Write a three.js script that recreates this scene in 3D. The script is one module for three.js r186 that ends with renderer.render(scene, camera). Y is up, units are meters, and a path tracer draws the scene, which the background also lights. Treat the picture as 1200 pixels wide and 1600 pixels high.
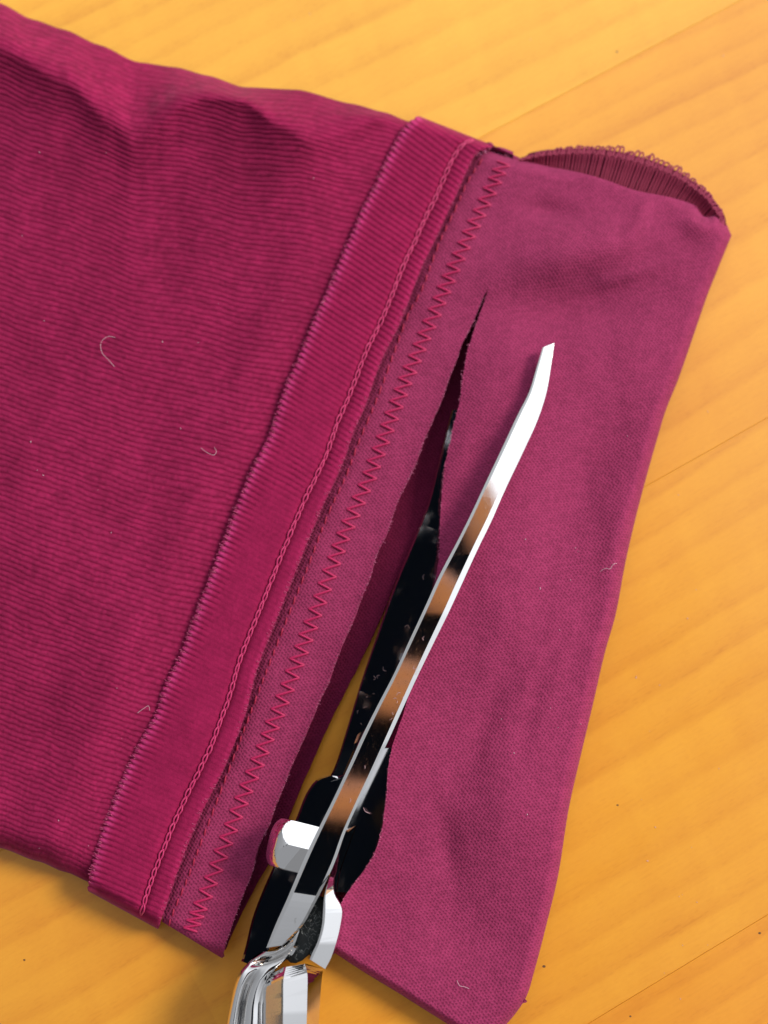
import * as THREE from 'three';
import { mergeGeometries, toCreasedNormals } from 'three/addons/utils/BufferGeometryUtils.js';
import { MarchingCubes } from 'three/addons/objects/MarchingCubes.js';

// ---------------------------------------------------------------- camera, sky, sun, exposure
const scene = new THREE.Scene();
const TILT = 12 * Math.PI / 180, DIST = 0.242;
const cam = new THREE.PerspectiveCamera(40, 0.75, 0.01, 60);
cam.position.set(0, DIST * Math.cos(TILT), DIST * Math.sin(TILT));
cam.lookAt(0, 0, 0);
cam.updateMatrixWorld(); cam.updateProjectionMatrix();
cam.focus = 0.222; cam.userData.fStop = 13;
scene.add(cam);

const SUN = new THREE.Vector3(0.74, 0.66, -0.26).normalize();
function skyTexture() {
  const w = 256, h = 128, d = new Float32Array(w * h * 4);
  for (let j = 0; j < h; j++) for (let i = 0; i < w; i++) {
    const el = ((j + 0.5) / h - 0.5) * Math.PI, az = ((i + 0.5) / w - 0.5) * 2 * Math.PI;
    const x = Math.cos(el) * Math.cos(az), y = Math.sin(el), z = Math.cos(el) * Math.sin(az);
    const c = Math.max(0, x * 0.56 + y * 0.55 - z * 0.62);
    const up = Math.max(0, y);
    const g = 0.36 + 0.15 * up + 2.1 * Math.pow(c, 2.5);
    const k = (j * w + i) * 4;
    d[k] = g * 0.95; d[k + 1] = g * 0.985; d[k + 2] = g * 1.05; d[k + 3] = 1;
    if (y < 0) { d[k] = 0.12; d[k + 1] = 0.12; d[k + 2] = 0.12; }
  }
  const t = new THREE.DataTexture(d, w, h, THREE.RGBAFormat, THREE.FloatType);
  t.mapping = THREE.EquirectangularReflectionMapping; t.magFilter = THREE.LinearFilter; t.minFilter = THREE.LinearFilter;
  t.wrapS = THREE.RepeatWrapping; t.needsUpdate = true;
  return t;
}
const sky = skyTexture();
scene.background = sky; scene.environment = sky;
scene.backgroundIntensity = 0.75; scene.environmentIntensity = 0.75;
const sun = new THREE.DirectionalLight(0xfff3e2, 2.6);
sun.position.copy(SUN).multiplyScalar(2); sun.target.position.set(0, 0, 0);
sun.castShadow = true; sun.shadow.radius = 34; sun.shadow.mapSize.set(2048, 2048);
Object.assign(sun.shadow.camera, { left: -0.3, right: 0.3, top: 0.3, bottom: -0.3, near: 0.5, far: 4 });
scene.add(sun, sun.target);
const EXPOSURE = 1.12;

// ---------------------------------------------------------------- helpers
let seed = 12345;
const rnd = () => { seed = (seed * 1664525 + 1013904223) >>> 0; return seed / 4294967296; };
const hash = (i, j, s) => { let n = (Math.imul(i, 374761393) + Math.imul(j, 668265263) + Math.imul(s, 974634737)) | 0; n = Math.imul(n ^ (n >>> 13), 1274126177); return ((n ^ (n >>> 16)) >>> 0) / 4294967296; };
function vnoise(x, y, s = 1, px = 0, py = 0) {            // value noise 0..1, optional period
  const i = Math.floor(x), j = Math.floor(y), f = x - i, g = y - j, u = f * f * (3 - 2 * f), v = g * g * (3 - 2 * g);
  const w = (a, p) => p ? ((a % p) + p) % p : a;
  const a = hash(w(i, px), w(j, py), s), b = hash(w(i + 1, px), w(j, py), s), c = hash(w(i, px), w(j + 1, py), s), e = hash(w(i + 1, px), w(j + 1, py), s);
  return a + (b - a) * u + (c - a) * v + (a - b - c + e) * u * v;
}
const fbm = (x, y, s) => 0.55 * vnoise(x, y, s) + 0.3 * vnoise(2.1 * x, 2.1 * y, s + 1) + 0.15 * vnoise(4.3 * x, 4.3 * y, s + 2);
const clamp = (x, a = 0, b = 1) => Math.min(b, Math.max(a, x));
const sstep = (a, b, x) => { const t = clamp((x - a) / (b - a)); return t * t * (3 - 2 * t); };
const lerp = (a, b, t) => a + (b - a) * t;
const MM = 0.001;
// a sight line of the photograph meets the level h (mm above the table): how measured outlines become places in the world
const R_ = new THREE.Vector3(), U_ = new THREE.Vector3(), F_ = new THREE.Vector3();
cam.matrixWorld.extractBasis(R_, U_, F_);
const TH = Math.tan(20 * Math.PI / 180);
function P(x, y, h) {
  const a = (x / 600 - 1) * TH * 0.75, b = (1 - y / 800) * TH;
  const dx = R_.x * a + U_.x * b - F_.x, dy = R_.y * a + U_.y * b - F_.y, dz = R_.z * a + U_.z * b - F_.z;
  const t = (h * MM - cam.position.y) / dy;
  return new THREE.Vector3(cam.position.x + dx * t, h * MM, cam.position.z + dz * t);
}
// smooth curve through measured points, sampled evenly by length; call with 0..1 (runs on straight beyond)
function crv(flat, lin = false) {
  const pts = [];
  for (let i = 0; i < flat.length; i += 2) pts.push(new THREE.Vector3(flat[i], flat[i + 1], 0));
  let s = pts;
  if (!lin) s = new THREE.CatmullRomCurve3(pts, false, 'centripetal').getPoints(pts.length * 14);
  const L = [0];
  for (let i = 1; i < s.length; i++) L.push(L[i - 1] + s[i].distanceTo(s[i - 1]));
  const total = L[L.length - 1];
  const f = (u) => {
    const d = u * total; let lo = 0, hi = L.length - 1;
    while (hi - lo > 1) { const m = (lo + hi) >> 1; if (L[m] <= d) lo = m; else hi = m; }
    const t = (d - L[lo]) / (L[hi] - L[lo]);
    return [lerp(s[lo].x, s[hi].x, t), lerp(s[lo].y, s[hi].y, t)];
  };
  f.len = total; f.pts = s;
  return f;
}
const table1 = (flat) => (x) => {                          // y over x through points, smooth
  const n = flat.length / 2; let i = 0;
  while (i < n - 2 && x > flat[2 * i + 2]) i++;
  const t = clamp((x - flat[2 * i]) / (flat[2 * i + 2] - flat[2 * i])), u = t * t * (3 - 2 * t) * 0.5 + t * 0.5;
  return lerp(flat[2 * i + 1], flat[2 * i + 3], u);
};
function distTo(pts, x, y) {                               // distance to a sampled curve
  let best = 1e9;
  for (let i = 1; i < pts.length; i++) {
    const ax = pts[i - 1].x, ay = pts[i - 1].y, bx = pts[i].x - ax, by = pts[i].y - ay;
    const t = clamp(((x - ax) * bx + (y - ay) * by) / (bx * bx + by * by + 1e-9));
    const dx = x - ax - t * bx, dy = y - ay - t * by, d = dx * dx + dy * dy;
    if (d < best) best = d;
  }
  return Math.sqrt(best);
}
const round_ = (d, w) => { const t = 1 - clamp(d / w); return Math.sqrt(Math.max(0, 1 - t * t)); };
// a cloth sheet: pos(u, v) on a grid, with thickness (mm), lower face and side walls
function sheet(pos, nu, nv, thick = 0, col = null) {
  const p = [], n = [], uv = [], c = [], idx = [];
  const put = (q, m, k) => { p.push(q.x, q.y, q.z); n.push(m.x, m.y, m.z); uv.push(q.x, q.z); if (col) c.push(...k); return p.length / 3 - 1; };
  const e = 0.4, a = new THREE.Vector3(), b = new THREE.Vector3(), top = [], nor = [], cc = [];
  for (let j = 0; j <= nv; j++) for (let i = 0; i <= nu; i++) {
    const u = i / nu, v = j / nv;
    a.copy(pos(u + e / nu, v)).sub(pos(u - e / nu, v));
    b.copy(pos(u, Math.min(1, v + e / nv))).sub(pos(u, Math.max(0, v - e / nv)));
    const m = new THREE.Vector3().crossVectors(b, a); if (m.y < 0) m.negate(); m.normalize();
    const q = pos(u, v); top.push(q); nor.push(m); const k = col ? col(u, v) : null; cc.push(k);
    put(q, m, k);
  }
  const W = nu + 1;
  for (let j = 0; j < nv; j++) for (let i = 0; i < nu; i++) { const k = j * W + i; idx.push(k, k + W, k + 1, k + 1, k + W, k + W + 1); }
  // keep the winding with the normals
  const t0 = new THREE.Vector3().crossVectors(top[W].clone().sub(top[0]), top[1].clone().sub(top[0]));
  const mid = (nv >> 1) * W + (nu >> 1);
  t0.crossVectors(top[mid + W].clone().sub(top[mid]), top[mid + 1].clone().sub(top[mid]));
  const flip = t0.y < 0;
  if (flip) for (let i = 0; i < idx.length; i += 3) [idx[i], idx[i + 1]] = [idx[i + 1], idx[i]];
  if (thick) {
    const dn = top.map((q, i) => q.clone().addScaledVector(nor[i], -thick * MM)), off = p.length / 3, nt = idx.length;
    dn.forEach((q, i) => put(q, nor[i].clone().negate(), cc[i]));
    for (let i = 0; i < nt; i += 3) idx.push(off + idx[i], off + idx[i + 2], off + idx[i + 1]);
    const ring = [];
    for (let i = 0; i < nu; i++) ring.push(i);
    for (let j = 0; j < nv; j++) ring.push(j * W + nu);
    for (let i = nu; i > 0; i--) ring.push(nv * W + i);
    for (let j = nv; j > 0; j--) ring.push(j * W);
    for (let k = 0; k < ring.length; k++) {
      const i = ring[k], j = ring[(k + 1) % ring.length];
      a.copy(top[j]).sub(top[i]); b.copy(dn[i]).sub(top[i]);
      const m = new THREE.Vector3().crossVectors(a, b).normalize(); if (!flip) m.negate();
      const q = [put(top[i], m, cc[i]), put(top[j], m, cc[j]), put(dn[i], m, cc[i]), put(dn[j], m, cc[j])];
      if (flip) idx.push(q[0], q[1], q[2], q[1], q[3], q[2]); else idx.push(q[0], q[2], q[1], q[1], q[2], q[3]);
    }
  }
  const g = new THREE.BufferGeometry();
  g.setAttribute('position', new THREE.Float32BufferAttribute(p, 3));
  g.setAttribute('normal', new THREE.Float32BufferAttribute(n, 3));
  g.setAttribute('uv', new THREE.Float32BufferAttribute(uv, 2));
  if (col) g.setAttribute('color', new THREE.Float32BufferAttribute(c, 3));
  g.setIndex(idx);
  return g;
}
// thread or fibre: round bar along points (world)
function thread(pts, r, sides = 6, seg = 0, closed = false, flat = 1) {
  const c = new THREE.CatmullRomCurve3(pts, closed, 'centripetal');
  return new THREE.TubeGeometry(c, seg || pts.length * 3, r * MM, sides, closed);
}
// body lofted through rings of [x, y, h] points; smooth = pieces between two stations
function loft(rings, smooth = 1, crease = 0.5, capA = true, capB = true) {
  let R = rings.map((r) => r.map((q) => P(q[0], q[1], q[2])));
  const m = R[0].length;
  if (smooth > 1) {
    const cs = []; for (let k = 0; k < m; k++) cs.push(new THREE.CatmullRomCurve3(R.map((r) => r[k]), false, 'centripetal'));
    const N = (R.length - 1) * smooth, out = [];
    for (let i = 0; i <= N; i++) out.push(cs.map((c) => c.getPoint(i / N)));
    R = out;
  }
  const p = [];
  const tri = (a, b, c) => p.push(a.x, a.y, a.z, b.x, b.y, b.z, c.x, c.y, c.z);
  for (let i = 0; i < R.length - 1; i++) for (let k = 0; k < m; k++) {
    const a = R[i][k], b = R[i][(k + 1) % m], c = R[i + 1][k], d = R[i + 1][(k + 1) % m];
    tri(a, b, c); tri(b, d, c);
  }
  const cap = (r, f) => { const o = new THREE.Vector3(); r.forEach((q) => o.add(q)); o.multiplyScalar(1 / m); for (let k = 0; k < m; k++) f ? tri(o, r[(k + 1) % m], r[k]) : tri(o, r[k], r[(k + 1) % m]); };
  if (capA) cap(R[0], true); if (capB) cap(R[R.length - 1], false);
  let g = new THREE.BufferGeometry();
  g.setAttribute('position', new THREE.Float32BufferAttribute(p, 3));
  // outward?
  let vol = 0; const a = new THREE.Vector3(), b = new THREE.Vector3(), c = new THREE.Vector3();
  for (let i = 0; i < p.length; i += 9) vol += a.fromArray(p, i).dot(b.fromArray(p, i + 3).cross(c.fromArray(p, i + 6)));
  if (vol < 0) for (let i = 0; i < p.length; i += 9) for (let k = 0; k < 3; k++) { const t = p[i + 3 + k]; p[i + 3 + k] = p[i + 6 + k]; p[i + 6 + k] = t; }
  g.setAttribute('position', new THREE.Float32BufferAttribute(p, 3));
  g.setAttribute('uv', new THREE.Float32BufferAttribute(new Float32Array(p.length / 3 * 2).map((_, i) => p[(i >> 1) * 3 + (i & 1 ? 2 : 0)]), 2));
  return toCreasedNormals(g, crease);
}
const names = {};
const numbered = (n) => { const k = names[n] = (names[n] ?? -1) + 1; return k ? `${n}_${String(k).padStart(3, '0')}` : n; };
function add(name, geo, mat, parent = scene) {
  const m = new THREE.Mesh(Array.isArray(geo) ? mergeGeometries(geo) : geo, mat);
  m.name = numbered(name); m.castShadow = m.receiveShadow = true; parent.add(m); return m;
}
function thing(name, label, category, group) {
  const o = new THREE.Group(); o.name = numbered(name); o.userData = { label, category }; if (group) o.userData.group = group; scene.add(o); return o;
}
const tag = (o, label, category, group) => { Object.assign(o.userData, { label, category }); if (group) o.userData.group = group; return o; };
function texture(w, h, fn, srgb) {                        // fn(x, y) in 0..1 -> [r, g, b] linear-coded bytes 0..1
  const d = new Uint8Array(w * h * 4);
  for (let j = 0; j < h; j++) for (let i = 0; i < w; i++) { const c = fn((i + 0.5) / w, (j + 0.5) / h, i, j), k = (j * w + i) * 4; d[k] = clamp(c[0]) * 255; d[k + 1] = clamp(c[1]) * 255; d[k + 2] = clamp(c[2]) * 255; d[k + 3] = 255; }
  const t = new THREE.DataTexture(d, w, h); t.wrapS = t.wrapT = THREE.RepeatWrapping; t.magFilter = THREE.LinearFilter; t.minFilter = THREE.LinearMipmapLinearFilter; t.generateMipmaps = true;
  if (srgb) t.colorSpace = THREE.SRGBColorSpace; t.needsUpdate = true; return t;
}
const repeat = (t, sx, sy, rot = 0) => { const c = t.clone(); c.repeat.set(1 / sx, 1 / sy); c.rotation = rot; c.needsUpdate = true; return c; };
const lin = (r, g, b) => new THREE.Color().setRGB(r, g, b);

// ---------------------------------------------------------------- table of glued planks
{
  const p1 = P(760, 210, 0), p2 = P(1130, 10, 0), q1 = P(1000, 765, 0), q2 = P(1200, 655, 0);
  const along = p2.clone().sub(p1).normalize().add(q2.clone().sub(q1).normalize()).normalize();
  const across = new THREE.Vector3(-along.z, 0, along.x);            // towards the bottom of the photograph
  const c1 = p1.dot(across), c2 = q1.dot(across), W = c2 - c1;
  const tbl = thing('table', 'varnished orange pine table top of glued planks under the trouser leg', 'table');
  const woods = [1, 2, 3].map((s) => texture(2048, 512, (x, y) => {
    const X = x * 340, Y = y * 85;                                     // mm
    const warp = 5 * vnoise(x * 4, y * 1.2, 11 * s, 4) + 1.3 * vnoise(x * 16, y * 3, 12 * s, 16) + 0.5 * vnoise(x * 50, y * 10, 13 * s, 50);
    const r = (Y + warp) / (5.2 + 1.6 * vnoise(y * 3, 0.5, 14 * s)) ;
    const f = r - Math.floor(r), strong = 0.35 + 0.65 * hash(Math.floor(r), 3, s);
    const late = Math.pow(f, 2.2) * (1 - sstep(0.78, 1, f)) * 1.3 * strong * (0.55 + 0.6 * vnoise(x * 24, Math.floor(r) * 7.1, 17 * s, 24));
    const fibre = vnoise(x * 90, y * 420, 15 * s, 90) - 0.5, fine = vnoise(x * 700, y * 300, 16 * s, 700) - 0.5;
    const cross = vnoise(x * 130 + Y * 0.08, y * 6, 18 * s) - 0.5, cloud = fbm(x * 9, y * 4, 19 * s) - 0.5;
    const k = 1 - 0.15 * late + 0.035 * fibre + 0.03 * fine + 0.035 * cross + 0.16 * cloud - 0.07 * sstep(0.72, 0.86, vnoise(x * 260, y * 640, 26 * s)) * (0.4 + late);
    return [Math.pow(clamp(0.88 * Math.pow(k, 0.8)), 1 / 2.2), Math.pow(clamp(0.86 * Math.pow(k, 1.5)), 1 / 2.2), Math.pow(clamp(0.80 * Math.pow(k, 2.3)), 1 / 2.2)];
  }, true));
  const tones = [[0.81, 0.355, 0.028], [0.90, 0.47, 0.046], [0.82, 0.36, 0.028], [0.79, 0.32, 0.022], [0.84, 0.375, 0.030]];
  const rough = texture(512, 512, (x, y) => { const g = 0.30 + 0.16 * fbm(x * 7, y * 7, 40) + 0.06 * vnoise(x * 90, y * 90, 41, 90, 90); return [g, g, g]; });
  const mats = [0, 1, 2, 3, 4].map((i) => new THREE.MeshPhysicalMaterial({ color: lin(...tones[i]), map: woods[i % 3], roughness: 0.5, clearcoat: 0.6, clearcoatRoughness: 0.34, specularIntensity: 0.5, roughnessMap: repeat(rough, 0.5, 0.5) }));
  mats.forEach((m) => { m.roughness = 1; });
  const L = 0.34;
  for (let k = -3; k <= 4; k++) {
    const x0 = c1 + k * W + 0.000012, x1 = c1 + (k + 1) * W - 0.000012, ch = 0.00006, T = 0.022, p = [], uv = [];
    const prof = [[x0, -ch], [x0 + ch, 0], [x1 - ch, 0], [x1, -ch], [x1, -T], [x0, -T]];
    const q = (i, s) => along.clone().multiplyScalar(s).addScaledVector(across, prof[i][0]).add(new THREE.Vector3(0, prof[i][1], 0));
    const off = hash(k + 9, 4, 7) * 0.3;
    for (let i = 0; i < 6; i++) {
      const j = (i + 1) % 6, A = q(i, -L), B = q(i, L), C = q(j, -L), D = q(j, L);
      const U = (v, s, i) => [(s + off) / 0.34, (prof[i][0] - x0) / 0.085 + (i > 3 ? 0.3 : 0)];
      for (const [v, s, ii] of [[A, -L, i], [B, L, i], [C, -L, j], [B, L, i], [D, L, j], [C, -L, j]]) { p.push(v.x, v.y, v.z); uv.push(...U(v, s, ii)); }
    }
    for (const [s, f] of [[-L, 1], [L, -1]]) for (let i = 1; i < 5; i++) for (const t of f > 0 ? [0, i, i + 1] : [0, i + 1, i]) { const v = q(t, s); p.push(v.x, v.y, v.z); uv.push(0, 0); }
    const g = new THREE.BufferGeometry();
    g.setAttribute('position', new THREE.Float32BufferAttribute(p, 3)); g.setAttribute('uv', new THREE.Float32BufferAttribute(uv, 2));
    const t0 = new THREE.Vector3().fromArray(p, 18), t1 = new THREE.Vector3().fromArray(p, 21).sub(t0), t2 = new THREE.Vector3().fromArray(p, 24).sub(t0);
    if (t1.cross(t2).y < 0) for (let i = 0; i < p.length; i += 9) for (let c = 0; c < 3; c++) { [p[i + 3 + c], p[i + 6 + c]] = [p[i + 6 + c], p[i + 3 + c]]; if (c < 2) { const a = (i / 3 + 1) * 2 + c, b = (i / 3 + 2) * 2 + c; [uv[a], uv[b]] = [uv[b], uv[a]]; } }
    g.setAttribute('position', new THREE.Float32BufferAttribute(p, 3)); g.setAttribute('uv', new THREE.Float32BufferAttribute(uv, 2));
    g.computeVertexNormals();
    add('plank', g, mats[[3, 2, 1, 4, 0, 3, 2, 4][k + 3]], tbl);
  }
  const dark = new THREE.MeshStandardMaterial({ color: lin(0.12, 0.05, 0.015), roughness: 0.7 });
  for (const [x, y, r] of [[965, 1258, 2.2], [850, 1510, 3], [1187, 1458, 2.6], [964, 81, 2.4], [985, 1588, 2], [38, 1500, 2.2]]) {
    const g = new THREE.SphereGeometry(r * 0.08 * MM, 8, 5); g.scale(1.2, 0.12, 0.9); const o = P(x, y, 0.01); g.translate(o.x, o.y, o.z);
    add('pinhole', g, dark, tbl);
  }
}

// ---------------------------------------------------------------- cloth materials
const fuzz = texture(512, 512, (x, y) => {
  const a = vnoise(x * 128, y * 128, 3, 128, 128), b = vnoise(x * 40, y * 40, 4, 40, 40), c = vnoise(x * 256, y * 256, 5, 256, 256), d = vnoise(x * 9, y * 9, 6, 9, 9);
  const g = 0.60 + 0.16 * a + 0.10 * b + 0.13 * c + 0.12 * d; return [g, g, g];
}, false);
const fuzz20 = repeat(fuzz, 0.02, 0.02, 0.3);
// weave of staggered floats: pits between them
const weaveH = (x, y, n, m) => {
  const row = Math.floor(y * m), fy = y * m - row, X = x * n + (row & 1 ? 0.5 : 0), i = Math.floor(X), fx = X - i;
  const jx = 0.3 * (hash(i % n, row % m, 8) - 0.5), jy = 0.3 * (hash(i % n, row % m, 9) - 0.5);
  const dx = (fx - 0.5 + jx) / 0.30, dy = (fy - 0.5 + jy) / 0.40;
  return 1 - Math.exp(-(dx * dx + dy * dy) * 1.1);
};
const weaveC = texture(1024, 1024, (x, y, i, j) => {
  const h = weaveH(x, y, 40, 52), n = vnoise(x * 200, y * 200, 21, 200, 200), m = vnoise(x * 30, y * 52, 22, 30, 52), f = vnoise(x * 420, y * 160, 23, 420, 160);
  const g = 0.58 + 0.22 * h * (0.6 + 0.8 * m) + 0.12 * n + 0.07 * m + 0.13 * (f - 0.4); return [g, g * 0.97, g];
}, false);
const weaveB = texture(1024, 1024, (x, y) => { const g = 0.75 * weaveH(x, y, 40, 52) + 0.25 * vnoise(x * 300, y * 300, 24, 300, 300); return [g, g, g]; }, false);
const WV = 40 * 0.62 * MM, WVY = 52 * 0.44 * MM;
const M = {
  cord: new THREE.MeshPhysicalMaterial({ color: lin(0.265, 0.011, 0.066), roughness: 0.95, map: fuzz20, vertexColors: true, sheen: 0.75, sheenColor: lin(0.95, 0.42, 0.70), sheenRoughness: 0.55, bumpMap: fuzz20, bumpScale: 0.00012, specularIntensity: 0.2 }),
  twill: new THREE.MeshPhysicalMaterial({ color: lin(0.315, 0.036, 0.114), roughness: 0.9, map: repeat(weaveC, WV, WVY, -0.14), bumpMap: repeat(weaveB, WV, WVY, -0.14), bumpScale: 0.00012, sheen: 0.35, sheenColor: lin(0.9, 0.5, 0.7), sheenRoughness: 0.6, specularIntensity: 0.25 }),
  reverse: new THREE.MeshPhysicalMaterial({ color: lin(0.15, 0.011, 0.046), roughness: 0.95, map: repeat(weaveC, WV, WVY, -0.14), bumpMap: repeat(weaveB, WV, WVY, -0.14), bumpScale: 0.0001, specularIntensity: 0.15 }),  // darker copy of the twill: shade inside the cuff put into the colour
  zig: new THREE.MeshPhysicalMaterial({ color: lin(0.42, 0.003, 0.085), roughness: 0.55, sheen: 0.2, sheenColor: lin(1, 0.4, 0.6) }),
  chain: new THREE.MeshPhysicalMaterial({ color: lin(0.46, 0.016, 0.12), roughness: 0.6, sheen: 0.3, sheenColor: lin(1, 0.5, 0.6) }),
  seam: new THREE.MeshStandardMaterial({ color: lin(0.33, 0.006, 0.05), roughness: 0.7 }),
  overlock: new THREE.MeshPhysicalMaterial({ color: lin(0.25, 0.010, 0.055), roughness: 0.7, sheen: 0.3, sheenColor: lin(1, 0.5, 0.6) }),
  fray: new THREE.MeshStandardMaterial({ color: lin(0.55, 0.14, 0.28), roughness: 0.9 }),
  pile: new THREE.MeshStandardMaterial({ color: lin(0.58, 0.11, 0.25), roughness: 1 }),
  lint: new THREE.MeshStandardMaterial({ color: lin(0.55, 0.38, 0.45), roughness: 0.9 }),
};

// ---------------------------------------------------------------- trouser leg
const L1 = crv([654, 181, 636, 194, 620, 217, 605, 245, 590, 280, 575, 307, 560, 340, 510, 455, 485, 512, 465, 562, 445, 605, 420, 680, 390, 740, 360, 815, 330, 895, 305, 960, 280, 1025, 255, 1075, 245, 1110, 215, 1165, 185, 1230, 155, 1312, 143, 1355, 137, 1392]);
const R1 = crv([773, 228, 753, 234, 740, 247, 725, 277, 710, 310, 695, 342, 677, 380, 655, 427, 630, 492, 615, 525, 595, 565, 570, 635, 552, 675, 537, 720, 500, 800, 465, 885, 435, 960, 400, 1050, 385, 1110, 350, 1200, 310, 1280, 280, 1355, 256, 1425, 247, 1452]);
const S2 = crv([757, 244, 732, 282, 710, 330, 687, 378, 657, 457, 640, 487, 615, 553, 596, 605, 580, 645, 560, 692, 540, 745, 515, 798, 480, 888, 448, 968, 412, 1060, 372, 1165, 332, 1270, 312, 1322, 290, 1380, 272, 1422, 262, 1450]);
const ZZ = crv([793, 247, 784, 262, 745, 342, 704, 430, 689, 466, 627, 612, 579, 740, 540, 830, 512, 905, 447, 1080, 405, 1185, 372, 1265, 332, 1371, 308, 1430, 290, 1470]);
const C1low = [764, 450, 755, 465, 740, 501, 722, 537, 716, 555, 701, 591, 689, 627, 665, 681, 647, 729, 620, 786, 605, 831, 587, 870, 579, 900, 566, 930, 554, 962, 536, 1004, 520, 1044, 512, 1068, 500, 1092, 476, 1150, 464, 1176, 452, 1204, 444, 1226, 430, 1260, 420, 1290, 404, 1322, 395, 1360, 377, 1405, 357, 1462, 350, 1482, 347, 1497];
const C2low = [764, 450, 746, 501, 737, 528, 729, 555, 723, 588, 719, 624, 710, 660, 704, 687, 696, 723, 692, 756, 689, 795, 687, 840, 686, 866, 676, 930, 655, 1030, 632, 1110, 610, 1180, 604, 1240, 598, 1290, 588, 1328, 570, 1360, 546, 1391, 530, 1420, 522, 1460, 521, 1488];
const upperCut = [818, 249, 806, 300, 788, 380, 764, 450];
const C1 = crv(C1low), C2 = crv(C2low), UC = crv(upperCut);
const topY = table1([-160, -90, 0, 5, 50, 30, 100, 46, 155, 70, 215, 97, 275, 105, 325, 118, 380, 136, 465, 140, 550, 162, 600, 175, 640, 190, 720, 215]);
const crestY = table1([-160, 0, 0, 68, 100, 118, 175, 180, 205, 207, 228, 203, 250, 182, 280, 158, 320, 147, 380, 155, 440, 190, 490, 214, 525, 208, 560, 192, 590, 184, 640, 200, 720, 230]);
const botY = table1([-160, 1272, 0, 1325, 60, 1346, 100, 1362, 150, 1382, 260, 1410]);
const l1x = (() => { const p = L1.pts; return (y) => { let i = 1; while (i < p.length - 1 && p[i].y < y) i++; const t = clamp((y - p[i - 1].y) / (p[i].y - p[i - 1].y + 1e-9), -3, 3); return lerp(p[i - 1].x, p[i].x, t); }; })();
const smin = (a, b, k) => { const h = clamp(0.5 + 0.5 * (b - a) / k); return lerp(b, a, h) - k * h * (1 - h); };
function legH(x, y) {                                       // mm: how high the corduroy lies
  const d = y - topY(x), c = Math.max(12, crestY(x) - topY(x));
  const toBand = (l1x(y) - x) * 0.93, nb = sstep(0, 80, toBand);
  const hc = lerp(4.6, 14.5, sstep(0, 150, toBand)) - 1.2 * Math.exp(-Math.pow((x - 215) / 40, 2)) - 1.0 * Math.exp(-Math.pow((x - 500) / 50, 2));
  const hv = lerp(5.3, 7.4, nb);
  const up = 0.8 + (hc - 0.4) * Math.pow(Math.max(0, d) / c, 0.8);
  const dn = hv + (hc - hv) * Math.exp(-Math.max(-1.2, (d - c) / 88)) ;
  let h = smin(up, dn, lerp(1.5, 4.2, nb)) + 0.4;
  const far = sstep(60, 220, d);
  h += far * nb * (2.6 * (fbm(x / 170 + y / 420, y / 300 - x / 900, 61) - 0.5) + 1.5 * (fbm((x + 0.35 * y) / 190, (y - 0.3 * x) / 520, 62) - 0.5));
  h += 0.8 * Math.exp(-Math.pow((x - 120) / 150, 2) - Math.pow((y - 900) / 260, 2));
  h = 0.8 + (h - 0.8) * round_(botY(x) - y, 46);
  return h;
}
const leg = thing('trouser_leg', 'burgundy corduroy trouser leg whose smooth lining cuff is being cut off by the scissors', 'trouser leg');
const NW = 150;
const wale = (f) => { const t = f - Math.floor(f), s = Math.sin(Math.PI * t); return Math.pow(s, 0.7); };
{ // corduroy: wales run along the leg; every wale is relief in the mesh
  const left = (v) => [-120, lerp(-58, 1286, v)];
  const pos0 = (u, v) => { const a = left(v), b = L1(v); const U = u; return [lerp(a[0], b[0] + 16, U), lerp(a[1], b[1] + 5, U)]; };
  const rowTop = (x) => topY(x);
  const pos = (u, v) => {
    let [x, y] = pos0(u, v);
    // follow the outlines at both ends
    const y0 = pos0(u, 0)[1], y1 = pos0(u, 1)[1];
    const w0 = Math.pow(1 - v, 2.2), w1 = Math.pow(v, 3);
    y += (rowTop(x) - y0) * w0 + (botY(x) - y1) * w1 + 14 * Math.exp(-Math.pow((x - 205) / 60, 2)) * Math.exp(-v * 9) * v * 9;
    const ph = v * NW + 0.55 * (vnoise(u * 7, v * 40, 71) - 0.5) + 0.25 * (vnoise(u * 40, v * 150, 75) - 0.5);
    const soft = 0.55 + 0.45 * sstep(0, 0.07, v);
    return P(x, y, legH(x, y) + 0.14 * soft * wale(ph));
  };
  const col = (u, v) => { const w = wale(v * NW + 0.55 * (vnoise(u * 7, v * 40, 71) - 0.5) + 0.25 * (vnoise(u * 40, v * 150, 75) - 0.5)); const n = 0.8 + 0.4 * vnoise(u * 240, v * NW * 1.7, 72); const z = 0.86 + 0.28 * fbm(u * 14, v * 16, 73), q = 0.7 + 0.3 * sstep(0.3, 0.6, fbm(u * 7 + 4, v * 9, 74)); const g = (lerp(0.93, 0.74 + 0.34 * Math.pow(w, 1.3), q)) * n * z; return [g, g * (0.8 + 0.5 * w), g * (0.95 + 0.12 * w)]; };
  add('corduroy_panel', sheet(pos, 110, NW * 6, 0, col), M.cord, leg);
  add('back_panel', sheet((u, v) => { const [x, y] = pos0(u * 1.05, 0.02 + v * 0.96); const yy = lerp(topY(x) + 6, botY(x) - 6, v); return P(x, yy, 0.75); }, 10, 20, 0.5, () => [0.8, 0.8, 0.8]), M.cord, leg);
}
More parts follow.
